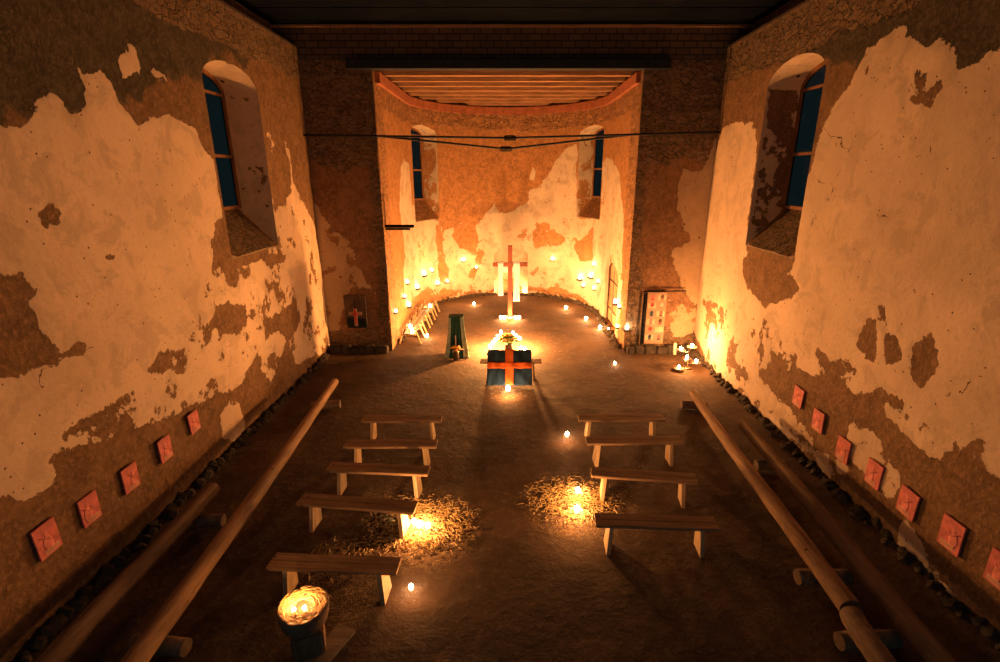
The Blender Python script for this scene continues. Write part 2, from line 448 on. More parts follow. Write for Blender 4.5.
# ------------------------------------------------------------ walls
def arch(w, u):
    uc = (w['u0']+w['u1'])/2; h = (w['u1']-w['u0'])/2
    return w['zs'] + w['rise']*math.sqrt(max(0, 1-((u-uc)/h)**2))
def make_wall(name, surf, u0, u1, z0, z1, wins, fields, mat, step=.1, rough=.02, rag=None):
    V = []; Fc = []; UZ = []; fixed = {}
    def block(us, lo, hi, nz):
        b = len(V)
        for u in us:
            a, c = lo(u), hi(u)
            for j in range(nz+1):
                z = a+(c-a)*j/nz
                V.append((u, z, 0.0)); UZ.append((u, z))
        for i in range(len(us)-1):
            for j in range(nz):
                q = b+i*(nz+1)+j
                Fc.append((q, q+nz+1, q+nz+2, q+1))
    cuts = [u0]
    ws = sorted(wins, key=lambda w: w['u0'])
    def cols(a, b): n = max(1, round((b-a)/step)); return [a+(b-a)*i/n for i in range(n+1)]
    cur = u0; nz = round((z1-z0)/step)
    for w in ws:
        if w['u0'] > cur: block(cols(cur, w['u0']), lambda u: z0, lambda u: z1, nz)
        # fine columns near arch shoulders
        n = 24; us = [w['u0']+(w['u1']-w['u0'])*(.5-.5*math.cos(PI*i/n)) for i in range(n+1)]
        if w['z0'] > z0+.01: block(us, lambda u: z0, lambda u, w=w: w['z0'], max(1, round((w['z0']-z0)/step)))
        block(us, lambda u, w=w: arch(w, u), lambda u: z1, max(1, round((z1-w['zs'])/step)))
        cur = w['u1']
    if cur < u1: block(cols(cur, u1), lambda u: z0, lambda u: z1, nz)
    U = np.array([p[0] for p in UZ]); Z = np.array([p[1] for p in UZ])
    pl, st, *rest = fields(U, Z); dkf = list(rest[0]) if rest else [-.6]*len(U)
    off = (fbm(U*.8+3, Z*.8, 3)-.45)*rough*3 + (fbm(U*4, Z*4, 2)-.37)*rough*np.clip(.4-pl, 0, 1)*1.6
    off -= np.clip(pl, -.05, .02)*.2
    for w in ws:   # keep flat around openings so that the reveals meet
        du = np.maximum(np.maximum(w['u0']-U, U-w['u1']), 0); dz = np.maximum(np.maximum(w['z0']-Z, Z-(w['zs']+w['rise'])), 0)
        off *= np.clip(np.hypot(du, dz)/.35, 0, 1)
    P = [surf(u, z, o) for (u, z), o in zip(UZ, off)]
    pl = list(pl); st = list(st)
    # reveals
    for w in ws:
        n = 20; loop = []
        for j in range(9): loop.append((w['u0'], w['z0']+(w['zs']-w['z0'])*j/8, 's'))
        for i in range(1, n): u = w['u0']+(w['u1']-w['u0'])*(.5-.5*math.cos(PI*i/n)); loop.append((u, arch(w, u), 'a'))
        for j in range(9): loop.append((w['u1'], w['zs']-(w['zs']-w['z0'])*j/8, 's'))
        for i in range(1, 9): loop.append((w['u1']-(w['u1']-w['u0'])*i/9, w['z0'], 'b'))
        D = w['depth']; nd = max(1, round(D/step)); b = len(P); m = len(loop); zb = w.get('zb', w['z0'])
        um = (w['u0']+w['u1'])/2; nrm = (surf(um, 1, 1)-surf(um, 1, 0)).normalized()
        for k in range(nd+1):
            d = D*k/nd
            for (u, z, s) in loop:
                zz = z
                if z < w['zs']:
                    f = (w['zs']-z)/(w['zs']-w['z0']); zz = z + (zb-w['z0'])*(d/D)*f
                P.append(surf(u, zz, 0) + nrm*d)
                pl.append({'a': .4, 's': w.get('side', 0.03), 'b': w.get('sill', -.4)}[s] if k else .1); st.append(w.get('rst', -.5) if s != 'b' else .1); dkf.append(-.6)
        for k in range(nd):
            for i in range(m):
                i2 = (i+1) % m
                Fc.append((b+k*m+i, b+(k+1)*m+i, b+(k+1)*m+i2, b+k*m+i2))
        if w.get('closed'):
            Fc.append(tuple(b+nd*m+i for i in range(m)))
        w['nrm'] = nrm; w['zb'] = zb; w['surf'] = surf
    me = bpy.data.meshes.new(name); me.from_pydata(P, [], Fc); me.update()
    for nm, vals in (('plaster', pl), ('stone', st), ('dark', dkf)):
        a = me.attributes.new(nm, 'FLOAT', 'POINT'); a.data.foreach_set('value', np.array(vals, dtype=np.float32))
    o = link(name, me, mat)
    bm = bmesh.new(); bm.from_mesh(me); bmesh.ops.remove_doubles(bm, verts=bm.verts, dist=.0005); bm.to_mesh(me); bm.free()
    smooth_by_angle(o, 50)
    return structure(o)

W_L = dict(u0=9.58, u1=11.6, z0=3.45, zs=6.62, rise=.42, depth=.8, zb=4.32, side=.06)
W_R = dict(u0=9.6, u1=11.65, z0=3.45, zs=6.72, rise=.45, depth=.8, zb=4.32, side=-.02)

# --- left wall: plaster outlines
L_light = polyL([(-60,128),(0,122),(8,122),(32,112),(33,92),(56,94),(65,110),(75,114),(87,104),(86,88),(82,73),(95,70),(104,72),(112,85),(120,102),(130,115),(137,122),(146,121),(150,114),(165,110),(180,121),(193,122),(205,150),(214,158),
    (216,190),(222,214),(216,224),(216,250),(222,268),(232,272),(246,266),(262,262),(272,268),(268,250),(276,235),(270,215),(270,140),(279,132),(287,140),(292,180),(306,205),(314,225),(322,270),(336,335),(330,350),(296,362),(285,340),(272,385),(262,372),(258,350),(240,385),
    (211,398),(181,410),(160,424),(136,428),(121,419),(116,437),(97,460),(88,446),(60,452),(48,461),(54,480),(39,492),(23,501),(0,498),(-60,540)])
L_subs = [(polyL([(228,215),(300,200),(330,340),(290,395),(200,415),(120,445),(40,480),(60,440),(150,380),(205,300)]), -.035),
          (polyL([(-60,262),(0,280),(24,273),(30,292),(22,303),(34,322),(40,335),(60,352),(85,338),(90,352),(30,372),(0,380),(-60,400)]), .3),
          (polyL([(38,212),(52,208),(64,218),(60,223),(48,222),(40,224)]), .12),
          (polyL([(102,253),(118,252),(121,263),(112,268),(103,264)]), .12),
          (polyL([(216,311),(226,300),(243,305),(247,318),(238,335),(222,334),(212,325)]), .12),
          (polyL([(212,240),(219,232),(232,262),(240,268),(250,270),(246,282),(240,276),(236,290),(230,286),(222,272),(214,262)]), .2),
          (polyL([(263,318),(282,312),(296,300),(302,320),(288,340),(278,330),(264,342)]), .10),
          (polyL([(150,370),(165,345),(190,350),(186,380),(172,372)]), .06),
          (polyL([(272,112),(281,126),(286,150),(292,190),(275,215),(268,180),(262,140)]), .05)]
L_adds = [(L_light, .5), (polyL([(120,53),(135,50),(139,72),(123,77),(119,62)]), .12), (polyL([(152,70),(168,76),(168,83),(157,82)]), .10),
          (polyL([(222,405),(238,400),(246,425),(240,440),(224,438)]), .10), (polyL([(268,132),(279,130),(290,150),(294,195),(284,200),(272,190)]), .2)]
def F_left(U, Z):
    pl = field(U, Z, L_adds, L_subs)
    st = np.clip((Z-7.35)*1.2, -.6, .5)
    st = np.maximum(st, np.clip(.0-Z*.8, -.6, .3))
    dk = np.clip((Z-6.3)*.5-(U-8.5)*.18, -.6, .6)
    return pl, st, dk
# --- right wall
R_light = polyR([(1060,40),(1000,52),(994,50),(974,62),(959,65),(957,50),(939,40),(924,45),(904,40),(902,27),(867,47),(849,85),(842,95),(829,117),(815,150),(800,210),(793,262),(787,280),(776,288),(766,284),(757,292),(750,278),(745,250),(757,145),(752,122),(744,128),(740,121),(732,122),(722,128),(716,150),(704,220),(690,320),(700,345),(722,372),(760,372),(772,366),(780,372),
    (803,370),(826,380),(860,393),(880,400),(893,423),(906,436),(923,450),(939,460),(949,450),(966,456),(1000,473),(1060,500)])
R_subs = [(polyR([(700,300),(760,320),(850,370),(920,420),(1000,450),(1000,500),(700,400)]), -.035),
          (polyR([(866,322),(874,320),(877,335),(874,362),(862,352),(856,345)]), .15),
          (polyR([(884,336),(890,334),(902,346),(900,362),(888,362),(882,348)]), .12),
          (polyR([(925,334),(934,332),(938,348),(934,375),(922,384),(912,376),(908,352)]), .15),
          (polyR([(878,299),(885,303),(885,320),(878,318)]), .1),
          (polyR([(868,70),(905,60),(925,62),(900,88),(862,96)]), -.03),
          (polyR([(905,80),(935,68),(940,85),(930,105),(905,95)]), -.02),
          (polyR([(860,395),(880,385),(905,400),(898,412),(868,408)]), .12),
          (polyR([(742,252),(760,268),(790,272),(800,290),(785,300),(765,305),(745,290)]), .10)]
def F_right(U, Z):
    adds = [(R_light, .5), (polyR([(700,330),(716,335),(760,378),(790,410),(812,440),(850,470),(830,480),(790,440),(740,400),(706,370)]), .015),
            (polyR([(850,425),(880,440),(900,480),(890,500),(860,470),(845,450)]), .03),
            (polyR([(905,520),(930,560),(960,600),(950,610),(915,575),(895,545)]), .02)]
    pl = field(U, Z, adds, R_subs)
    st = np.clip((Z-7.2)*1.3, -.6, .5)
    st = np.maximum(st, np.clip(.0-Z*.8, -.6, .3))
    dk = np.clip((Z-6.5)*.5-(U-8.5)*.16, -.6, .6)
    return pl, st, dk
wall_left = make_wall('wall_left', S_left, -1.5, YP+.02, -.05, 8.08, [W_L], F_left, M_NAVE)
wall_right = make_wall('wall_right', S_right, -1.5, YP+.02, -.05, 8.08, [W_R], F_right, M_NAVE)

# --- end wall piers and brick band
def F_end(U, Z):
    adds = [(polyE([(712,150),(716,138),(722,142),(716,250),(708,300),(690,300),(668,252),(672,246),(688,240),(680,220),(676,195),(682,165),(700,170)]), .3),
            (polyE([(668,300),(690,292),(705,300),(700,330),(675,335)]), -.03),
            (polyE([(322,330),(316,240),(310,200),(322,215),(348,240),(368,280),(380,300),(370,290),(350,285),(352,262),(340,330)]), .03),
            (polyE([(352,262),(364,270),(368,285),(358,288),(352,280)]), .15)]
    pl = field(U, Z, adds, [])
    st = np.clip((Z-5.2)*.5, -.5, .45)
    st = np.maximum(st, np.clip(.3-np.abs(np.abs(U)-HW)*.9, -.6, .5))
    st = np.maximum(st, np.clip(.5-Z*.8, -.6, .4))
    return pl, st
def end_pier(name, a, b): return make_wall(name, S_end, a, b, -.05, 7.78, [], F_end, M_END, rough=.03)
p1 = end_pier('wall_end_left', XL-.9, -HW); p2 = end_pier('wall_end_right', HW, XR+.9)
b = MB(); b.box((0, YP+.2, 8.19), (12.6, .36, .80)); structure(b.build('wall_end_top', M_BRICK))
b = MB(); b.box((.02, YP-.02, 7.67), (8.15, .30, .22), bev=.01); structure(b.build('trim_1', M_STEEL))
b = MB(); b.box((0, YP-.03, 8.53), (12.4, .12, .05)); structure(b.build('trim_2', M_BEAM))
# upper set-back walls above the ledges and the nave ceiling
for nm, s, x in (('trim_3', -1, XL), ('trim_4', 1, XR)):
    b = MB(); b.box((x+s*.72, 6.3, 8.3), (.3, 15.6, .6)); b.box((x+s*.43, 6.3, 8.04), (.88, 15.6, .08)); structure(b.build(nm, M_BRICK))
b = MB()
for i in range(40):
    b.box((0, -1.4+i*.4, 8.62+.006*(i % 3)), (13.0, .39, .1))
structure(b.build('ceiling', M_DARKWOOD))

# --- chancel walls
wl0, wl1 = polyC([(414.5,200)])[0][0], polyC([(439.5,215)])[0][0]
wr0, wr1 = polyC([(576.5,215)])[0][0], polyC([(600.5,200)])[0][0]
def zat(px, py): return hit_chancel(px, py)[1]
W_CL = dict(u0=wl0, u1=wl1, z0=zat(430,220), zs=zat(437,135), rise=.28, depth=.75, zb=zat(430,220)+.75, side=-.02)
W_CR = dict(u0=wr0, u1=wr1, z0=zat(588,218), zs=zat(580,135), rise=.28, depth=.75, zb=zat(588,218)+.75, side=-.02)
n0, n1 = polyC([(494,270)])[0][0], polyC([(528,270)])[0][0]
W_N = dict(u0=n0, u1=n1, z0=.02, zs=zat(510,252)-.15, rise=.32, depth=.32, closed=True, side=.4, sill=-.3)
d1, d0 = polyC([(604,300)])[0][0], polyC([(617,300)])[0][0]
du0, du1 = min(d0, d1), max(d0, d1)
W_D = dict(u0=du0, u1=du1, z0=.02, zs=1.85, rise=.38, depth=.25, closed=True, side=.2, sill=-.3)
C_light = polyC([(399,208),(400,165),(404,160),(409,163),(412,205),(440,222),(442,235),(450,228),(462,222),(478,223),(492,208),(500,198),(492,204),(506,214),(530,200),(528,192),(540,186),(548,174),(553,164),(562,152),(576,145),(577,218),
    (600,220),(603,160),(612,156),(620,175),(624,215),(622,260),(621,345),(600,330),(580,305),(545,296),(494,294),(470,300),(440,302),(425,290),(405,310),(404,240)])
C_subs = [(polyC([(456,225),(475,222),(478,240),(472,250),(460,247),(451,235)]), .15),
          (polyC([(534,224),(548,222),(560,235),(570,238),(560,245),(545,246),(534,248)]), .10),
          (polyC([(585,235),(594,225),(592,258),(580,262),(574,245)]), .10),
          (polyC([(436,225),(441,222),(444,250),(452,285),(440,280),(437,250)]), .06),
          (polyC([(425,288),(470,292),(505,288),(560,288),(585,300),(600,320),(560,300),(500,296),(440,305)]), .02),
          (polyC([(480,250),(484,252),(474,278),(470,276)]), .06)]
def F_ch(U, Z):
    adds = [(C_light, .07), (polyC([(532,160),(536,172),(535,184),(530,178)]), .1)]
    pl = field(U, Z, adds, C_subs)
    j = np.minimum(U, (4*2+ARC)-U)
    st = np.clip((.95-j)*.8, -.6, .5)
    st = np.maximum(st, np.clip((Z-6.75)*1.5, -.6, .35))
    st = np.maximum(st, np.clip(.25-Z*.9, -.6, .3))
    pl = np.minimum(pl, np.clip((j-.8)*.7, -.6, .6))
    return pl, st
UT = 2*(YC-YP)+ARC
wch = make_wall('wall_chancel', S_chancel, 0, UT, -.05, 7.7, [W_CL, W_N, W_CR, W_D], F_ch, M_APSE, step=.09, rough=.02)

# ring beam round the apse, chancel ceiling
def ring(za, zb, off, lo=.15):
    b = MB(); n = 90
    for (z, o0, o1) in ((za, off, .02), ):
        pass
    prof = [(.03, za), (-off, za), (-off, zb), (.03, zb)]
    V = []; Fc = []
    for i in range(n+1):
        u = lo+(UT-2*lo)*i/n
        for (o, z) in prof: V.append(S_chancel(u, z, o))
    for i in range(n):
        for k in range(4): Fc.append((i*4+k, (i+1)*4+k, (i+1)*4+(k+1) % 4, i*4+(k+1) % 4))
    Fc += [(0,1,2,3), (n*4+3, n*4+2, n*4+1, n*4)]
    b.add(V, Fc); return b
structure(ring(7.30, 7.56, .11, .3).build('trim_5', M_CONC))
b = MB()
for i in range(9):
    y = YP+.22+i*.86
    hw = HW if y < YC else math.sqrt(max(.3, HW**2-(y-YC)**2))
    b.box((0, y, 7.70), (2*hw+.3, .17, .2), bev=.01)
structure(b.build('trim_6', M_BEAM))
b = MB()
for i in range(42): b.box((0, YP+.35+i*.19, 7.85+.004*(i % 2)), (7.6, .185, .06))
structure(b.build('ceiling_chancel', M_BOARD))

# --- floor
def make_floor():
    xs = np.arange(-6.3, 6.35, .07); ys = np.arange(-1.5, 22.2, .07)
    X, Y = np.meshgrid(xs, ys, indexing='ij')
    Zf = (fbm(X*1.1, Y*1.1, 3)-.45)*.035 + (fbm(X*5, Y*5, 2)-.37)*.018
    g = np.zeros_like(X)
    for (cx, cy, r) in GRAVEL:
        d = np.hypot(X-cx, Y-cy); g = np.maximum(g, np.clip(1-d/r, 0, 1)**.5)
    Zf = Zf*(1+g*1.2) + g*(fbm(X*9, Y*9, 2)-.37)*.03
    # rubble foot along the walls
    d = np.minimum(X-XL, XR-X)
    Zf += np.clip(.25-d, 0, .3)*.12*(Y < YP)
    nx, ny = X.shape
    V = np.stack([X, Y, Zf-.012], -1).reshape(-1, 3)
    idx = np.arange(nx*ny).reshape(nx, ny)
    Fq = np.stack([idx[:-1,:-1], idx[1:,:-1], idx[1:,1:], idx[:-1,1:]], -1).reshape(-1, 4)
    me = bpy.data.meshes.new('floor'); me.from_pydata(V.tolist(), [], Fq.tolist()); me.update()
    a = me.attributes.new('gravel', 'FLOAT', 'POINT'); a.data.foreach_set('value', g.reshape(-1).astype(np.float32))
    return structure(link('floor', me, M_FLOOR, smooth=True))
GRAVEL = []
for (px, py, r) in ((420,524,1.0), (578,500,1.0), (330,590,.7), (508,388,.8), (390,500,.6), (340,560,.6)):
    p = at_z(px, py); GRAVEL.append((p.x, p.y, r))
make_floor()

# ------------------------------------------------------------ windows (structure)
def window(name, w, panes=2):
    s = w['surf']; n = w['nrm']; D = w['depth']-.06
    def P(u, z, d=0): return s(u, z, 0) + n*(D+d)
    u0, u1, z0, z1 = w['u0'], w['u1'], w['zb']-.03, w['zs']
    fr = MB(); t = .07
    def bar(pa, pb, th=t, d=.07):
        ax = (pb-pa).normalized(); side = ax.cross(n).normalized()*th/2; nn = n*d/2
        V = [p+sx*side+sy*nn for p in (pa, pb) for sx, sy in ((-1,-1),(1,-1),(1,1),(-1,1))]
        fr.add(V, [(0,1,2,3),(7,6,5,4),(0,4,5,1),(1,5,6,2),(2,6,7,3),(3,7,4,0)])
    N = 14
    top = [(u0+t/2+(u1-u0-t)*(.5-.5*math.cos(PI*i/N))) for i in range(N+1)]
    tp = [P(u, arch(w, u)-t/2) for u in top]
    for a, c in zip(tp, tp[1:]): bar(a, c)
    bar(P(u0+t/2, z0+t/2), tp[0]); bar(P(u1-t/2, z0+t/2), tp[-1]); bar(P(u0, z0+t/2), P(u1, z0+t/2))
    um = (u0+u1)/2; zt = z0+(z1-z0)*.47
    bar(P(u0, zt), P(u1, zt), .06); bar(P(um, z0), P(um, arch(w, um)-.03), .05)
    bar(P(u0, z1-.02), P(u1, z1-.02), .05)
    o = fr.build(name, M_FRAME); structure(o)
    g = MB(); outline = [(u0, z0), (u1, z0)] + [(u, arch(w, u)) for u in reversed(top)]
    V = [P(u, z, .005) for u, z in outline] + [P(u, z, .013) for u, z in outline]; m = len(outline)
    g.add(V, [tuple(range(m)), tuple(range(2*m-1, m-1, -1))] + [(i, i+m, (i+1) % m+m, (i+1) % m) for i in range(m)])
    g.build('pane', M_GLASS, o)
    return o
window('window_1', W_L); window('window_2', W_R); window('window_3', W_CL); window('window_4', W_CR)

# ------------------------------------------------------------ door in the right chancel wall
def door(w):
    s = w['surf']; n = w['nrm']; D = w['depth']-.08
    def P(u, z, d=0): return s(u, z, 0)+n*(D+d)
    u0, u1 = w['u0']+.03, w['u1']-.03; N = 12; b = MB()
    W2 = dict(w, u0=u0, u1=u1)
    k = 6; du = (u1-u0)/k
    for i in range(k):      # vertical planks with arched tops
        a, c = u0+i*du+.008, u0+(i+1)*du-.008
        za, zc = arch(W2, max(a, u0+.05))-.04, arch(W2, min(c, u1-.05))-.04
        V = [P(a, .05), P(c, .05), P(c, zc), P(a, za), P(a, .05, .04), P(c, .05, .04), P(c, zc, .04), P(a, za, .04)]
        b.add(V, [(0,1,2,3),(7,6,5,4),(0,4,5,1),(1,5,6,2),(2,6,7,3),(3,7,4,0)])
    o = structure(b.build('door_1', M_DOOR))
    f = MB(); pts = [P(u0-.01, .02, -.03)] + [P(u0-.01+(u1-u0+.02)*(.5-.5*math.cos(PI*i/N)), arch(w, u0-.01+(u1-u0+.02)*(.5-.5*math.cos(PI*i/N)))-.02, -.03) for i in range(N+1)] + [P(u1+.01, .02, -.03)]
    f.tube(pts, .035, 6); f.build('door_frame', M_DOORDARK, o)
    i = MB()
    for z in (.5, 1.5): i.tube([P(u0+.05, z, -.01), P(u1-.25, z, -.01)], .02, 6)
    for uu in (.33, .66): i.tube([P(u0+(u1-u0)*uu, .06, -.005), P(u0+(u1-u0)*uu, 1.9, -.005)], .012, 5)
    i.build('hinge', M_IRON, o)
    h = MB(); h.tube([P(u0+.14, .95, -.02), P(u0+.14, .95, -.09), P(u0+.24, .95, -.09)], .014, 6); h.build('door_handle', M_IRON, o)
door(W_D)

# ------------------------------------------------------------ tie rods with turnbuckles
def rod(name, pts, label):
    b = MB(); b.tube(pts, .028, 8)
    o = b.build(name, M_IRON, smooth=True); tag(o, label, 'tie rod', 'iron tie rods across the chancel opening')
    m = pts[len(pts)//2]; t = MB()
    t.tube([m+Vector((-.17,0,.0)), m+Vector((-.12,0,.05)), m+Vector((.12,0,.05)), m+Vector((.17,0,0))], .022, 6)
    t.tube([m+Vector((-.17,0,.0)), m+Vector((-.12,0,-.05)), m+Vector((.12,0,-.05)), m+Vector((.17,0,0))], .022, 6)
    t.build('turnbuckle', M_IRON, o)
def sagpts(a, c, mid, n=20):
    a, c, mid = Vector(a), Vector(c), Vector(mid); r = []
    for i in range(n+1):
        t = i/n; p = a.lerp(c, t); m = a.lerp(c, .5)
        s = 1-abs(2*t-1); r.append(p+(mid-m)*s)
    return r
rod('tie_rod', sagpts(at_y(300,135,YP-.15), at_y(722,132,YP-.15), at_y(510,138,YP-.15)), 'long black iron tie rod spanning the nave from wall to wall')
rod('tie_rod', sagpts(at_y(384,136.5,YP+.15), at_y(637,134,YP+.15), at_y(506,149,YP+.2)), 'shorter black iron tie rod sagging between the chancel jambs')

# beam stub on the left jamb
b = MB(); a = at_y(384,228,YP+.25); c = at_y(413,229,YP+.25)
b.box(((a.x+c.x)/2-.1, YP+.25, a.z+.05), (c.x-a.x+.25, .18, .07), bev=.006); b.box(((a.x+c.x)/2-.14, YP+.27, a.z-.03), (c.x-a.x+.1, .1, .05))
tag(b.build('beam_stub', M_DARKWOOD), 'short dark timber stub jutting from the left chancel jamb', 'beam')

# ------------------------------------------------------------ candles
def votive_parts(root, h=.028, r=.034, fl=1.15):
    c = MB(); c.lathe([(r*.85, 0), (r, h*.3), (r, h), (r*.85, h), (r*.8, h*.8)], 12); c.build('candle_cup', M_GLOWCUP, root, True)
    f = MB(); f.lathe([(.008, 0), (.023*fl, .008*fl), (.030*fl, .024*fl), (.024*fl, .040*fl), (.010, .052*fl), (.001, .062*fl)], 10, (0, 0, h*.9)); f.build('flame', M_FLAME, root, True)
proto_votive = None
def votive(loc, label, group=None, scale=1.0, ledge=None):
    global proto_votive
    if proto_votive is None:
        proto_votive = thing('votive_candle', label, 'candle', loc); votive_parts(proto_votive); o = proto_votive
        if group: o['group'] = group
    else:
        o = dup(proto_votive, loc, 0, label)
        if group: o['group'] = group
        elif 'group' in o: del o['group']
    o.scale = (scale,)*3
    if ledge is not None:
        # small stone ledge set in the wall under the candle
        b = MB(); n = ledge
        b.box((n.x*.03/scale, n.y*.03/scale, -.02), (.15, .15, .04), rz=math.atan2(n.y, n.x), bev=.006); b.build('stone_ledge', M_STONE, o)
    return o

# floor candles
def fz(px, py, z=0): return at_z(px, py, z+.05)
GF = 'candles standing alone on the earth floor'
def floorc(px, py, label, group=None, sc=1.3):
    p = at_z(px, py+1, .05); return votive((p.x, p.y, .0), label, group, sc)
floorc(420, 523, 'lit candle on rough ground beside the fourth left bench', GF, 1.2)
p = at_z(414, 521, .05); votive((p.x, p.y, 0), 'left of two close candles by the fourth left bench', GF, 1.0)
p = at_z(428, 525, .05); votive((p.x, p.y, 0), 'right of two close candles by the fourth left bench', GF, 1.0)
floorc(411, 585, 'small lit candle alone behind the nearest left bench end', GF, .9)
floorc(567, 433, 'small lit candle beside the farthest right bench', GF, 1.1)
floorc(578, 489, 'lit candle beside the third right bench, upper of two', GF, 1.1)
floorc(577, 508, 'lit candle left of the nearest right bench, lower of two', GF, 1.3)
floorc(508, 388, 'lit candle on the floor before the orange cross cloth', GF, 1.6)
for (px, py, pw) in ((420,523,15), (411,585,2), (567,433,2.5), (578,489,6), (577,508,9), (508,389,10)):
    p = at_z(px, py, .2); lamp('candle_light', (p.x, p.y, .22), pw, .03)

# candle wedge behind the altar bench
GW = 'candles in two slanting rows behind the altar bench'
wl = [(490,346),(492.5,342.5),(495,339.5),(498,336),(501,331.5)]; wr = [(513,332.5),(516,335.5),(519.5,338),(521.5,347.5),(525,348.5)]
for i, (px, py) in enumerate(wl):
    p = at_z(px, py, .08); votive((p.x, p.y, 0), f'candle {["nearest the bench","second from the bench","in the middle","second from the far end","at the far end"][i]} in the left slanting row behind altar', GW, 1.35)
for i, (px, py) in enumerate(wr):
    p = at_z(px, py, .08); votive((p.x, p.y, 0), f'candle {["at the far end","second from the far end","in the middle","beside the yellow flowers","nearest the bench end"][i]} in the right slanting row behind altar', GW, 1.35)
for (px, py, pw) in ((493,343,245), (519,342,245)):
    p = at_z(px, py, .2); lamp('candle_light', (p.x, p.y, .50), pw, .07)

# chancel candles, on the floor ring and on the walls
def ch_point(px, py, inset):
    """point on the chancel wall seen at a pixel, or on the floor when that ray meets the floor first"""
    u, z = hit_chancel(px, py)
    if z > .1:
        p = S_chancel(u, z, -inset); n = (S_chancel(u, z, 1)-S_chancel(u, z, 0)).normalized()
        return p, n, 'wall'
    p = at_z(px, py, .05); p.z = 0; return p, None, 'floor'
left_c = [(394,311),(403,296),(406,282),(407.5,305),(416,287),(423,274),(431,270),(437,283),(446.5,281)]
names_lc = ['nearest the pier at knee height','second from the pier, above the bench row','high small one nearest the pier','low one beside the bench row','large one below the bright niche','brightest one under the left window','high small one right of the bright niche','left of a close low pair','right of a close low pair']
for (px, py), nm in zip(left_c, names_lc):
    p, n, k = ch_point(px, py, .06)
    votive(p-Vector((0,0,.04)), 'candle on left chancel wall, '+nm, 'candles on the left chancel wall', 1.5 if (px, py) in ((423,274),(416,287),(407.5,305)) else 1.05, n)
p, n, k = ch_point(422, 277, .06)
back_c = [(463,260,'upper of two left of the arched niche'),(476,267,'lower of two left of the arched niche'),(553,259,'alone right of the arched niche'),(581,278,'large one right of the niche'),(584,285,'small one under the large candle'),(595,264,'highest one below the right window'),(592,276,'tall bright one below the right window'),(595,288,'small one below the tall bright candle'),(599,281,'small one nearest the door arch')]
for px, py, nm in back_c:
    p, n, k = ch_point(px, py, .06)
    votive(p-Vector((0,0,.04)), 'candle on curved apse wall, '+nm, 'candles on the curved apse wall', 1.6 if px in (592, 581) else 1.05, n)
right_c = [(617,302,'upper left of the pair past the door'),(621,306,'lower right of the pair past the door'),(619,326,'low one between door and pier'),(627,328,'low bright one at the pier corner')]
for px, py, nm in right_c:
    if px == 627: p = S_end(HW-.0, 0, -.06); q = at_y(627,328,YP-.08); p = q; n = Vector((0,1,0))
    else: p, n, k = ch_point(px, py, .06)
    votive(p-Vector((0,0,.04)), 'candle on right chancel wall, '+nm, 'candles on the right chancel wall', 1.5 if px in (617,627) else 1.0, n)
floor_c = [(390,345,'on the floor at the foot of the left pier',1.4),(474,303,'on the apse floor left of the cross',1.3),(566,307,'on the apse floor right of the cross',1.6),(586,318,'on the floor right of the cross, second along the curve',1.6),(600,327,'on the floor left of the arched door',1.6),(608,329,'on the floor at the sill of the arched door',1.4),(615,362,'small, on the floor before the right pier',1.0),(427,335,'on the floor beside the low bench row',1.4)]
for px, py, nm, sc in floor_c:
    p = at_z(px, py+1, .05)
    votive((p.x, p.y, 0), 'lit candle '+nm, 'candles around the chancel floor', sc)
# niche candles
for px, nm in ((500,'left'), (524,'right')):
    p = at_y(px, 289, YC+HW+.12); votive((p.x, p.y, .02), f'bright candle in the {nm} corner of the arched niche', 'candles in the arched niche', 1.6)
for px in (501, 523):
    p = at_y(px, 284, YC+HW+.0); lamp('candle_light', (p.x, p.y-.05, .42), 5, .05)
for (px, py, pw, ins) in ((423,274,18,.8), (442,281,8,.8), (404,308,12,.6), (581,278,10,.8), (592,276,18,.8), (470,264,12,.9), (553,259,12,.9), (618,303,12,.6), (619,326,6,.5)):
    p, n, k = ch_point(px, py, ins); lamp('candle_light', p+Vector((0,0,.12)), pw, .05)
for (px, py, pw) in ((566,307,8), (586,318,11), (600,327,12), (474,303,6), (390,345,9), (427,335,7)):
    p = at_z(px, py, .1); lamp('candle_light', (p.x, p.y, .25), pw, .04)

# ------------------------------------------------------------ cross with white cloth
cp = at_z(510, 318); cy = cp.y
cr = thing('wooden_cross', 'tall dark red wooden cross standing before the arched niche', 'cross', (cp.x, cy, 0))
b = MB(); b.box((0, 0, 1.36), (.155, .09, 2.58), bev=.008); b.build('post', M_CROSS, cr)
b = MB(); b.box((0, -.02, 1.98), (1.24, .09, .14), bev=.008); b.build('crossbar', M_CROSS, cr)
b = MB(); b.box((0, 0, .05), (.80, .14, .07), bev=.008); b.box((0, 0, .051), (.16, .75, .09), bev=.008)
b.build('base', M_BENCHLEG, cr)
def scarf():
    b = MB()
    # one long cloth: hangs in front at both sides and runs behind the post
    def hang(x0, x1, zb, ph):
        def fn(i, j):
            x = x0+(x1-x0)*i; w = .35+.65*(1-j)**.0
            z = 2.06-(2.06-zb)*j
            xx = (x-(x0+x1)/2)*(1-.12*math.sin(j*PI))+(x0+x1)/2
            y = -.085-.025*math.sin(i*13+ph)-.03*j
            return (xx, y, z)
        b.grid(fn, 16, 16)
    hang(-.43, -.24, .87, 0); hang(.11, .35, .66, 1.3)
    def over(x0, x1, ph):
        def fn(i, j):
            x = x0+(x1-x0)*i; a = PI*j
            return (x, -.02-.075*math.cos(a)-.012*math.sin(i*13+ph)*math.cos(a), 2.06+.025*math.sin(a))
        b.grid(fn, 16, 6)
    over(-.43, -.24, 0); over(.11, .35, 1.3)
    def back(i, j):
        x = -.43+.78*i; s = 1-(2*i-1)**2
        return (x, .065+.02*math.sin(j*9), 2.06-.30*j-.10*s)
    b.grid(back, 24, 8)
    return b
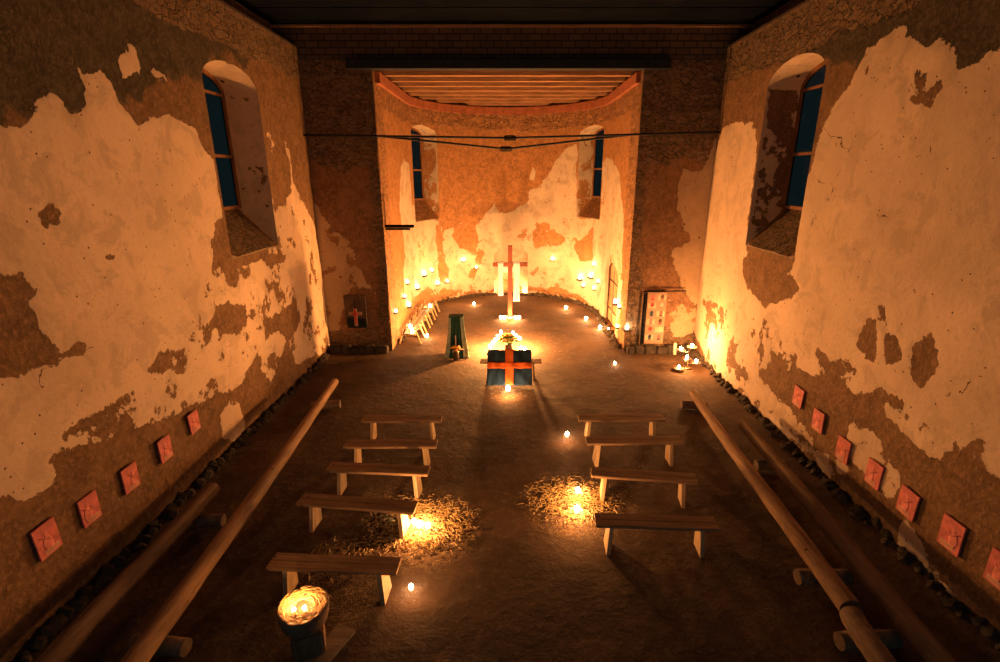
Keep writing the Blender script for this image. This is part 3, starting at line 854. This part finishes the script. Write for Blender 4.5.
o = scarf().build('draped_cloth', M_WHITE, None, True, loc=(cp.x, cy, 0)); tag(o, 'long white cloth draped over the arms of the cross', 'cloth')
m = o.modifiers.new('thickness', 'SOLIDIFY'); m.thickness = .006
for k, (dx, dy) in enumerate(((-.2,-.22),(.2,-.22),(0,-.30),(-.33,-.14),(.33,-.14))):
    votive((cp.x+dx, cy+dy, 0), ['candle left of the cross foot','candle right of the cross foot','candle directly before the cross foot','outermost left candle at the cross foot','outermost right candle at the cross foot'][k], 'candles at the foot of the cross', 1.5)
lamp('candle_light', (cp.x-.1, cy-.33, .22), 13, .05); lamp('candle_light', (cp.x+.12, cy-.36, .22), 13, .05)

# ------------------------------------------------------------ benches
def make_bench(L, name='bench', mat=M_BENCH):
    r = thing(name, 'x', 'bench')
    b = MB(); d = .27
    b.box((0, -d/4, .44), (L, d/2-.004, .045), bev=.005); b.box((0, d/4, .44), (L*.995, d/2-.004, .045), bev=.005)
    b.build('seat', mat, r)
    for s in (-1, 1):
        l = MB(); x = s*(L/2-.22)
        V = []
        for (z, w) in ((-.02, .15), (.418, .11)):
            for sx, sy in ((-1,-1),(1,-1),(1,1),(-1,1)): V.append((x+s*(.03 if z < 0 else 0)+sx*.028, sy*w, z))
        l.add(V, [(0,3,2,1),(4,5,6,7),(0,1,5,4),(1,2,6,5),(2,3,7,6),(3,0,4,7)])
        l.build('leg', M_BENCHLEG, r)
    return r
benches = [((362,418),(442,418),'farthest low wooden bench in the left row'),((345,443),(437,443),'second low wooden bench from the altar, left row'),
  ((328,466),(429,470),'middle low wooden bench of the left row'),((300,498),(416,507),'wooden bench with knotty seat beside the bright floor candles, left row'),
  ((271,560),(399,565),'nearest left bench, just behind the glowing bowl'),
  ((578,417),(664,417),'farthest low wooden bench in the right row'),((586,440),(682,439),'second low wooden bench from the altar, right row'),
  ((591,471),(697,478),'third low wooden bench from the altar, right row'),((595,519),(717,523),'nearest and longest bench of the right row')]
for i, (a, c, lab) in enumerate(benches):
    A, C_ = at_z(*a, .46), at_z(*c, .46); dv = C_-A
    o = make_bench(dv.length)
    tag(o, lab, group='benches in the left row' if i < 5 else 'benches in the right row')
    m = (A+C_)/2; o.location = (m.x, m.y, 0); o.rotation_euler = (0, 0, math.atan2(dv.y, dv.x))

# ------------------------------------------------------------ altar bench with leaning cross panel
A, C_ = at_z(480.5, 360.5, .46), at_z(541.5, 360.5, .46)
o = make_bench(C_.x-A.x); tag(o, 'wooden bench under the dark blue cross cloth', 'bench'); am = (A+C_)/2; o.location = (am.x, am.y, 0)
pb = at_z(510, 386, .02); pt = at_y(510, 350.5, am.y+.14)
pw = 1.13; Lp = math.hypot(pt.y-pb.y, pt.z-pb.z); ang = math.atan2(pt.z-pb.z, pt.y-pb.y)
al = thing('altar_cloth_panel', 'dark blue cloth panel with broad orange cross leaning on a bench', 'altar cloth', (pb.x-.01, pb.y, .02))
def PP(s, t, off=0): # s across -1..1, t up 0..1
    return Vector((s*pw/2, t*Lp*math.cos(ang)-off*math.sin(ang), t*Lp*math.sin(ang)+off*math.cos(ang)))
def cloth_patch(s0, s1, t0, t1, off, ph, nu=24, nv=18, thick=.012, amp=.008):
    b = MB()
    def fn(i, j): s = s0+(s1-s0)*i; t = t0+(t1-t0)*j; return PP(s, t, off+amp*math.sin(s*9+t*14+ph)+amp*.6*math.sin(s*17-t*7))
    b.grid(fn, nu, nv); return b
b = cloth_patch(-1, 1, 0, 1, .035, 0, amp=.011, nu=40, nv=30); q = b.build('blue_cloth', M_NAVY, al, True); m = q.modifiers.new('t', 'SOLIDIFY'); m.thickness = .008
b = MB(); V = [PP(s, t, o_) for o_ in (-.02, .018) for s, t in ((-.97,.02),(.97,.02),(.97,.97),(-.97,.97))]
b.add(V, [(0,3,2,1),(4,5,6,7),(0,1,5,4),(1,2,6,5),(2,3,7,6),(3,0,4,7)]); b.build('backing_board', M_PLANK, al)
b = cloth_patch(-.19, .17, 0, 1, .054, 0, 8, 30, amp=.011); q = b.build('orange_cross', M_ORANGE, al, True)
b2 = cloth_patch(-1, 1, .46, .63, .056, 0, 40, 6, amp=.011); q2 = b2.build('orange_cross', M_ORANGE, al, True)
for z in (q, q2): m = z.modifiers.new('t', 'SOLIDIFY'); m.thickness = .006

# flowers
def bouquet(loc, label, cols, n=16, R=.17, hv=.22, s=1.0, stems=.15):
    r = thing('flower_bouquet', label, 'flowers', loc)
    b = MB(); b.lathe([(.06*s, 0), (.09*s, .08*s), (.07*s, .16*s), (.085*s, hv)], 14); b.build('vase', M_CERAM, r, True)
    lf = MB()
    for k in range(34):
        a = random.uniform(0, 2*PI); e = random.uniform(.2, 1.3); L = random.uniform(.7, 1.1)*R*1.1
        d = Vector((math.cos(a)*math.cos(e), math.sin(a)*math.cos(e), math.sin(e))); o0 = Vector((0, 0, hv))
        sd = d.cross(Vector((0,0,1))).normalized()*.028*s
        lf.add([o0, o0+d*L*.5+sd, o0+d*L, o0+d*L*.5-sd], [(0,1,2,3)])
    lf.build('leaves', M_LEAF, r)
    for k in range(n):
        a = k*2.4; e = .25+1.2*(k/n); d = Vector((math.cos(a)*math.cos(e), math.sin(a)*math.cos(e), math.sin(e)*.8+.1))
        c = Vector((0, 0, hv))+d*R; f = MB(); pr = .05*s
        f.ball(c, pr*.45, 1)
        for q in range(7):
            t = 2*PI*q/7; f.ball(c+Vector((math.cos(t)*pr*.75, math.sin(t)*pr*.75, .004)), pr*.42, 1, (1, 1, .55))
        f.build('blossom', cols[k % len(cols)], r, True)
    return r
p = at_z(508.5, 350, .1); bouquet((p.x, p.y+.12, 0), 'yellow flower bouquet on the floor between the candle rows', [M_YELLOW, M_YELLOW, M_LEAF], 34, .30, .26, 1.5)
# loose straw litter lit by the floor candles
def litter(px, py, R_, n, label, seed):
    c = at_z(px, py); rr = random.Random(seed); b = MB()
    for k in range(n):
        a = rr.uniform(0, 2*PI); q = R_*math.sqrt(rr.random())*rr.uniform(.5, 1); d = rr.uniform(0, PI); L = rr.uniform(.03, .11)
        m = Vector((q*math.cos(a)*1.15, q*math.sin(a)*.9, rr.uniform(.004, .03))); dd = Vector((math.cos(d), math.sin(d), rr.uniform(-.15, .15)))*L/2
        b.tube([m-dd, m+Vector((rr.uniform(-.01,.01), rr.uniform(-.01,.01), .006)), m+dd], rr.uniform(.003, .007), 4)
    tag(b.build('straw_litter', M_STRAW, None, loc=(c.x, c.y, 0)), label, 'straw', kind='stuff')
litter(422, 524, .85, 1500, 'loose straw scattered round the bright candles by the fourth left bench', 1)
litter(572, 500, .75, 1000, 'loose straw scattered round the two candles by the right benches', 2)
litter(338, 560, .5, 260, 'thin straw scattered under the nearest left bench', 3)
# ------------------------------------------------------------ green draped stand
gp = at_z(457, 356); ge = thing('draped_lectern', 'narrow lectern draped in dark and pale green cloth', 'lectern', (gp.x, gp.y+.18, 0))
def drape(s0, s1, wt, wb, y0, zt, ph, flare=.22, amp=.018):
    b = MB()
    def fn(i, j):
        s = s0+(s1-s0)*i; e = j**2.2
        hw = wt+(wb-wt)*j**1.6
        x = s*hw; z = zt*(1-j)+.012
        y = y0-.04*e*3-.02*j+amp*math.sin(s*16+ph)*(.2+j)
        if j > .93: y -= (j-.93)*1.6; z = max(z, .014)
        return (x, y, z)
    b.grid(fn, 26, 26); return b
b = drape(-.68, .68, .2, .30, -.16, 1.16, 0); q = b.build('front_cloth', M_GREEN, ge, True); q.modifiers.new('t', 'SOLIDIFY').thickness = .006
b = drape(-1.05, -.62, .2, .33, -.15, 1.16, .4, amp=.012); q = b.build('side_veil', M_PALEGREEN, ge, True); q.modifiers.new('t', 'SOLIDIFY').thickness = .005
b = drape(.60, 1.1, .2, .34, -.165, 1.16, 1.4, amp=.012); q = b.build('side_veil', M_PALEGREEN, ge, True); q.modifiers.new('t', 'SOLIDIFY').thickness = .005
b = MB(); b.box((0, -.02, 1.165), (.42, .30, .03), bev=.008); b.build('top', M_GREEN, ge)
b = MB(); b.box((0, .02, .58), (.34, .2, 1.14), bev=.01); b.build('stand', M_DARKWOOD, ge)
# cloth hem pool
b = MB(); b.grid(lambda i, j: ((-.36+.72*i)*(1+.05*math.sin(j*9)), -.17-.16*j+.02*math.sin(i*17), .025+.018*math.sin(i*23)*(1-j)+.004), 30, 8)
q = b.build('hem', M_GREEN, ge, True); q.modifiers.new('t', 'SOLIDIFY').thickness = .006
bouquet((gp.x, gp.y-.30, 0), 'small bouquet of yellow and peach flowers before the green lectern', [M_PEACH, M_YELLOW, M_PEACH], 10, .15, .26, 1.1)
tc = thing('taper_candle', 'thin unlit pale taper behind the small bouquet', 'candle', (gp.x-.02, gp.y-.07, 0))
b = MB(); b.lathe([(.018, .0), (.018, .64), (.012, .65)], 8); b.build('wax', M_WAX, tc, True)
b = MB(); b.lathe([(.06, 0), (.065, .02), (.03, .03), (.028, .05)], 12); b.build('holder', M_METAL, tc, True)

# ------------------------------------------------------------ bench row with stake legs along the left chancel wall
ga, gb = at_z(409, 334, .35), at_z(428, 300, .35)
ra, rb = Vector((-3.05, ga.y-.1, 0)), Vector((-2.95, gb.y-.3, 0))
N = 4
lab = ['nearest low plank trestle along the left chancel wall','second low plank trestle from the pier, left chancel wall','third low plank trestle from the pier, left chancel wall','farthest low plank trestle along the left chancel wall']
for k in range(N):
    c = ra.lerp(rb, (k+.5)/N); Ls = (rb-ra).length/N*.86
    r = thing('plank_trestle', lab[k], 'trestle', (c.x, c.y, 0), math.atan2(rb.y-ra.y, rb.x-ra.x), 'low trestles along the left chancel wall')
    b = MB(); b.box((0, -.09, .33), (Ls, .15, .045), bev=.006); b.box((0, .09, .33), (Ls*.97, .15, .045), bev=.006); b.build('tabletop', M_PLANK, r)
    for sx in (-.7, .7):
        for sy in (-1, 1):
            l = MB(); l.tube([(sx*Ls/2-.02, sy*.19, .46), (sx*Ls/2+.02, sy*.33, 0)], [.026, .032], 7); l.build('leg', M_BENCHLEG, r)
        l = MB(); l.box((sx*Ls/2-.01, 0, .295), (.05, .46, .035)); l.build('crosspiece', M_BENCHLEG, r)
for t, side, nm in ((.02, .1, 'nearest end'), (.16, -.08, 'near part'), (.78, .1, 'far part')):
    c = ra.lerp(rb, t); votive((c.x+side, c.y+.05, .354), f'candle on the {nm} of the trestle row', 'candles on the trestle row', 1.5)
p = ra.lerp(rb, .08); lamp('candle_light', (p.x+.1, p.y, .62), 5, .04)
p = ra.lerp(rb, .8); lamp('candle_light', (p.x, p.y, .62), 4, .04)

# ------------------------------------------------------------ candle stand at the right pier
sp = at_z(687, 368); st = thing('candle_stand', 'metal stand with five round candle dishes in the right corner', 'candle stand', (sp.x, sp.y, 0))
b = MB(); b.tube([(0,0,0), (0,0,.62)], .014, 8); b.lathe([(.11, 0), (.12, .015), (.03, .03)], 16); b.build('pole', M_METAL, st, True)
dishes = [((681,349.5), .56), ((692,346.5), .64), ((687,358), .34), ((696,362), .22), ((679,368), .06)]
dn = ['upper left','topmost','middle','lower right','lowest']
for ((px, py), z), nm in zip(dishes, dn):
    p = at_y(px, py, sp.y + (.05 if z > .5 else -.04)) if z > .1 else at_z(px, py, .06)
    dx, dy, dz = p.x-sp.x, p.y-sp.y, p.z-.03
    d = MB(); d.lathe([(.03, -.01), (.10, .0), (.135, .025), (.13, .028), (.09, .008)], 20, (dx, dy, dz)); dd = d.build('dish', M_METAL, st, True)
    if z > .1:
        a = MB(); a.tube([(0, 0, dz-.02), (dx*.6, dy*.6, dz-.03), (dx, dy, dz-.008)], .009, 6); a.build('arm', M_METAL, st)
    votive((p.x, p.y, dz+.008), f'lit candle on the {nm} dish of the corner stand', 'candles on the corner stand', 1.15)
lamp('candle_light', (sp.x+.1, sp.y+.05, .85), 44, .08)
lamp('candle_light', (sp.x-.12, sp.y-.12, .26), 12, .05)
p = at_y(674, 357, YP-.35); b = MB(); b.lathe([(.045, 0), (.05, .02), (.045, .34), (.03, .35)], 12)
tag(b.build('pillar_candle', M_WAX, None, True, loc=(p.x, YP-.35, 0)), 'thick pale unlit candle on the floor left of the corner stand', 'candle')

# ------------------------------------------------------------ hangings on the piers
a = at_y(343.5, 295.5, YP-.05); c = at_y(368, 328, YP-.05)
w_, h_ = c.x-a.x, a.z-c.z
r = thing('hanging_board', 'brown board with a red and white cross on the left pier', 'wall hanging', ((a.x+c.x)/2, YP-.09, c.z))
b = MB(); b.box((0, .02, h_*.56), (w_, .03, h_*.9), bev=.004); b.build('board', M_SLATE, r)
b = MB(); b.grid(lambda i, j: ((-.5+i)*w_*.92+.03, -.012-.01*math.sin(i*14), .02+h_*.30*j+.02*math.sin(i*5)*j), 20, 5); q = b.build('black_cloth', M_BLACK, r, True); q.modifiers.new('t', 'SOLIDIFY').thickness = .008
def cross_mesh(w, h, t, y, zc, d=.012):
    b = MB(); b.box((0, y, zc-.05), (t, d, h)); b.box((0, y, zc+h*.13), (w, d*.98, t)); return b
cross_mesh(.38, .52, .10, -.03, h_*.40, .02).build('white_cross', M_CREAM, r)
b = MB(); b.box((.0, -.045, h_*.40), (.045, .012, .38)); b.box((.0, -.045, h_*.46), (.2, .011, .04)); b.build('red_figure', M_RED, r)
b = MB(); b.tube([(0, 0, h_*.62), (0, -.005, h_*.88)], .012, 6); b.build('cord', M_BLACK, r)

a = at_y(645.5, 292, YP-.05); c = at_y(664, 343, YP-.05); w_, h_ = c.x-a.x, a.z-c.z
r = thing('photo_banner', 'narrow cream banner with rows of small portraits on the right pier', 'banner', ((a.x+c.x)/2, YP-.1, c.z))
b = MB(); b.box((0, .0, h_/2), (w_*.82, .015, h_), bev=.002); b.build('sheet', M_CREAM, r)
b = MB(); b.tube([(-w_*.62, -.01, h_+.03), (w_*1.2, -.01, h_+.045)], .018, 6); b.build('top_rail', M_DARKWOOD, r)
b = MB(); b.box((-w_*.54, .01, h_*.47), (.035, .05, h_*1.0)); b.build('side_rail', M_DARKWOOD, r)
cols = [M_PINK, M_SLATE, M_RED, M_PINKL, M_NAVY, M_PINKD]
for i in range(6):
    for j in range(2):
        x = (-.2+.40*j)*w_; z = h_*(.90-.155*i)
        q = MB(); q.box((x, -.01, z), (w_*.34, .004, h_*.10), mi=0); q.ball((x+.01, -.016, z+.03), .062, 1, (1, .12, 1.15), mi=1); q.ball((x+.01, -.013, z-.045), .06, 1, (1, .1, .6), mi=2)
        q.build('portrait', [M_PINKL if (i+j) % 2 else M_CREAM, cols[(i*2+j) % 6], cols[(i+j*3+2) % 6]], r)
# plinth stones along the pier feet
def rubble(name, x0, x1, y, h, d, label):
    b = MB(); x = x0
    while x < x1-.08:
        w = min(random.uniform(.18, .42), x1-x); hh = h*random.uniform(.75, 1.1)
        b.box((x+w/2, y-.09-d/2*random.uniform(1, 1.2), hh/2-.03), (w*.97, d, hh), rz=random.uniform(-.08, .08), bev=.03); x += w
    tag(b.build(name, M_STONE), label, 'stone footing')
rubble('stone_footing', HW+.05, 5.3, YP, .30, .22, 'row of dark foundation stones at the foot of the right pier')
rubble('stone_footing', XL+.05, -HW-.02, YP, .26, .2, 'row of dark foundation stones at the foot of the left pier')

# ------------------------------------------------------------ pink prints on the side walls
def prints(pts, X, s, grp, labs):
    for (px, py, w, h, tilt), lab in zip(pts, labs):
        p = at_x(px, py, X)
        r = thing('wall_print', lab, 'print', (X-s*.03, p.y, p.z), 0, grp)
        r.rotation_euler = (tilt, 0, 0)
        b = MB(); b.box((s*.0, 0, 0), (.018, w, h), bev=.002); b.build('panel', M_PINKD, r)
        x = -s*.0115
        b = MB(); b.box((x, 0, 0), (.004, w*.97, h*.97)); b.build('picture', M_PINK, r)
        rr = random.Random(int(px)); b = MB(); x2 = x-s*.0025
        hy, hz = rr.uniform(-.05, .05), h*.2
        b.ball((x2, hy, hz), .028, 2, (.06, 1, 1.2))
        b.ball((x2, hy+rr.uniform(-.02, .02), hz-.13), .085, 2, (.025, rr.uniform(.5, .8), 1.3))
        b.tube([(x2, hy-.09, hz+.0), (x2, hy+.02, hz-.09), (x2, hy+.09, hz-.03)], [.006, .01, .006], 5)
        b.build('figure', M_PINKF, r, True)
        b = MB(); b.box((x2, .02, -h*.36), (.003, w*.62, h*.15)); b.build('caption_box', M_PINKL, r)
        b = MB()
        for k in range(3): b.box((x2-s*.002, .02, -h*.32-k*h*.04), (.003, w*.54, .006))
        b.build('caption_lines', M_PINKD, r)
pl_ = [(44,539,.29,.40,.03),(87,509,.28,.38,0),(128,478,.28,.37,-.02),(163,449,.27,.37,0),(192,422,.26,.36,.04)]
prints(pl_, XL, -1, 'pink prints on the left wall', ['pink print on the left wall, nearest the camera','pink print on the left wall, second from the camera','pink print on the left wall, middle of the row','pink print on the left wall, second from the far end','pink print on the left wall, farthest and smallest'])
pr_ = [(800,397,.30,.38,.05),(820,421,.30,.38,-.04),(845,450,.30,.40,.0),(876,474,.30,.40,0),(910,503,.31,.40,.03),(954,535,.31,.42,-.02),(1004,572,.31,.42,0)]
prints(pr_, XR, 1, 'pink prints on the right wall', ['pink print on the right wall, farthest and smallest','pink print on the right wall, second from the far end','pink print on the right wall, third from the far end','pink print on the right wall, middle of the row','pink print on the right wall, above the far part of the outer log','pink print on the right wall, second from the camera','pink print on the right wall, cut off by the right frame edge'])

# ------------------------------------------------------------ logs on short cross logs
def log(a, c, r0, r1, z, label, mat, seed=0):
    A, C_ = at_z(*a, z), at_z(*c, z); rr = random.Random(seed); n = 26
    pts = []; rad = []
    side = Vector((1, 0, 0))
    for i in range(n+1):
        t = i/n; p = A.lerp(C_, t) + side*(.03*math.sin(t*3.1+seed)) + Vector((0, 0, .012*math.sin(t*7+seed)))
        pts.append(p); rad.append((r0+(r1-r0)*t)*(1+.03*math.sin(i*1.7+seed)+rr.uniform(-.015, .015)))
    b = MB(); b.tube(pts, rad, 18, 0, 1)
    o = b.build('log', [mat, M_LOGEND]); smooth_by_angle(o, 45)
    return tag(o, label, 'log')
log((334,382), (118,690), .085, .12, .30, 'long peeled log nearest the left benches', M_LOG, 1)
log((212,489), (30,690), .105, .13, .30, 'thick dark log beside the left wall', M_LOGDARK, 2)
log((693,393), (851,608), .09, .12, .30, 'long pale peeled log nearest the right benches', M_LOG, 3)
log((853,613), (905,700), .12, .12, .30, 'short dark log piece continuing the right pale log', M_LOGDARK, 4)
log((745,424), (960,690), .10, .13, .30, 'long dark log beside the right wall', M_LOGDARK, 5)
def crosslog(px, py, L, label, ang=0, r=.095):
    p = at_z(px, py, .095); b = MB(); n = 6
    d = Vector((math.cos(ang), math.sin(ang), 0))
    b.tube([p+d*(L*(i/n-.5)) for i in range(n+1)], [r*(1+.03*math.sin(i*2)) for i in range(n+1)], 14, 0, 1)
    o = b.build('cross_log', [M_LOGDARK, M_LOGEND]); smooth_by_angle(o, 45)
    tag(o, label, 'log', 'short cross logs carrying the long logs')
crosslog(326,405, .62, 'short cross log under the far end of the left peeled log', .15)
crosslog(204,521, .55, 'short cross log under the far part of the left dark log', .1)
crosslog(160,645, .62, 'short cross log under the near end of the left peeled log', -.1)
crosslog(694,405, .55, 'short cross log under the far end of the right pale log', -.1)
crosslog(823,577, .66, 'short cross log under the middle of the right pale log', .0)
crosslog(868,640, .66, 'short cross log under the short dark log piece', .05)
crosslog(770,465, .5, 'short cross log under the far end of the right dark log', .0)

# ------------------------------------------------------------ bowl of straw with two lights on a wooden block
bc = at_z(303, 606, .60); bx, by = bc.x, bc.y
bl = thing('stone_bowl', 'round stone bowl holding straw and two lights, near left bench', 'bowl', (bx, by, .33))
b = MB(); R0 = .262
b.lathe([(.10, 0), (.17, .015), (.235, .10), (R0, .22), (R0+.005, .27), (R0-.02, .285), (R0-.035, .25), (.18, .17), (.06, .15)], 36, wob=.008)
q = b.build('bowl_body', M_STONEB, bl, True)
sw = MB(); rr = random.Random(5)
for k in range(420):
    a = rr.uniform(0, 2*PI); rad = R0*math.sqrt(rr.uniform(.12, .86)); z = .255+.03*(rad/R0)+rr.uniform(-.03, .025)
    d = a+PI/2+rr.uniform(-.6, .6); L = rr.uniform(.04, .13)
    c0 = Vector((rad*math.cos(a), rad*math.sin(a), z)); dd = Vector((math.cos(d), math.sin(d), rr.uniform(-.2, .2)))*L/2
    m = c0+Vector((0, 0, rr.uniform(.0, .015)))
    e0, e1 = c0-dd, c0+dd
    for e in (e0, e1):
        h = math.hypot(e.x, e.y)
        if h > R0-.02: e.x *= (R0-.02)/h; e.y *= (R0-.02)/h
    sw.tube([e0, m, e1], .0032, 4)
tag(sw.build('straw_nest', M_STRAW, None, loc=(bx, by, .33)), 'ring of glinting straw inside the stone bowl', 'straw', kind='stuff')
for px, py, nm in ((293,606,'left'), (304,604,'right')):
    p = at_z(px, py, .62); votive((p.x, p.y, .33+.21), f'{nm} of the two lights inside the stone bowl', 'lights inside the stone bowl', .62)
    lamp('candle_light', (p.x, p.y, .33+.36), 2.2, .02)
b = MB(); b.box((0, 0, .17), (.33, .30, .32), rz=.35, bev=.02)
tag(b.build('wooden_block', M_BLOCK, loc=(bx+.01, by, 0)), 'squared wooden block carrying the stone bowl', 'block')
b = MB(); b.box((0, 0, .0), (.62, .24, .045), rz=1.15, ry=-.0, bev=.006)
pk = at_z(327, 645, .1)
tag(b.build('plank', M_PLANK, loc=(pk.x, pk.y, .03)), 'loose plank lying beside the bowl block', 'plank')

# ------------------------------------------------------------ loose rubble along the wall feet
def rubble_line(fn, n, label, seed, lo=.05, hi=.13):
    rr = random.Random(seed); b = MB()
    for k in range(n):
        p, d = fn((k+rr.random())/n, rr.uniform(.0, .13)); r = rr.uniform(lo, hi)
        bm = bmesh.new(); bmesh.ops.create_icosphere(bm, subdivisions=1, radius=r)
        sx, sy, sz = rr.uniform(.7, 1.4), rr.uniform(.7, 1.2), rr.uniform(.5, 1.0)
        for v in bm.verts: j = rr.uniform(.8, 1.15); v.co = Vector((v.co.x*sx*j, v.co.y*sy*j, v.co.z*sz*j))+Vector((p.x, p.y, r*.3))
        b.add([v.co for v in bm.verts], [[v.index for v in f.verts] for f in bm.faces]); bm.free()
    tag(b.build('rubble', M_STONE), label, 'rubble', kind='stuff')
rubble_line(lambda t, o: (S_chancel(.8+(UT-1.0)*t, 0, -o-.02), 0), 210, 'dark broken stone rubble along the curved foot of the chancel wall', 11)
rubble_line(lambda t, o: (S_left(3+11*t, 0, -o), 0), 120, 'dark rubble along the foot of the left nave wall', 12)
rubble_line(lambda t, o: (S_right(3+11*t, 0, -o), 0), 120, 'dark rubble along the foot of the right nave wall', 13)
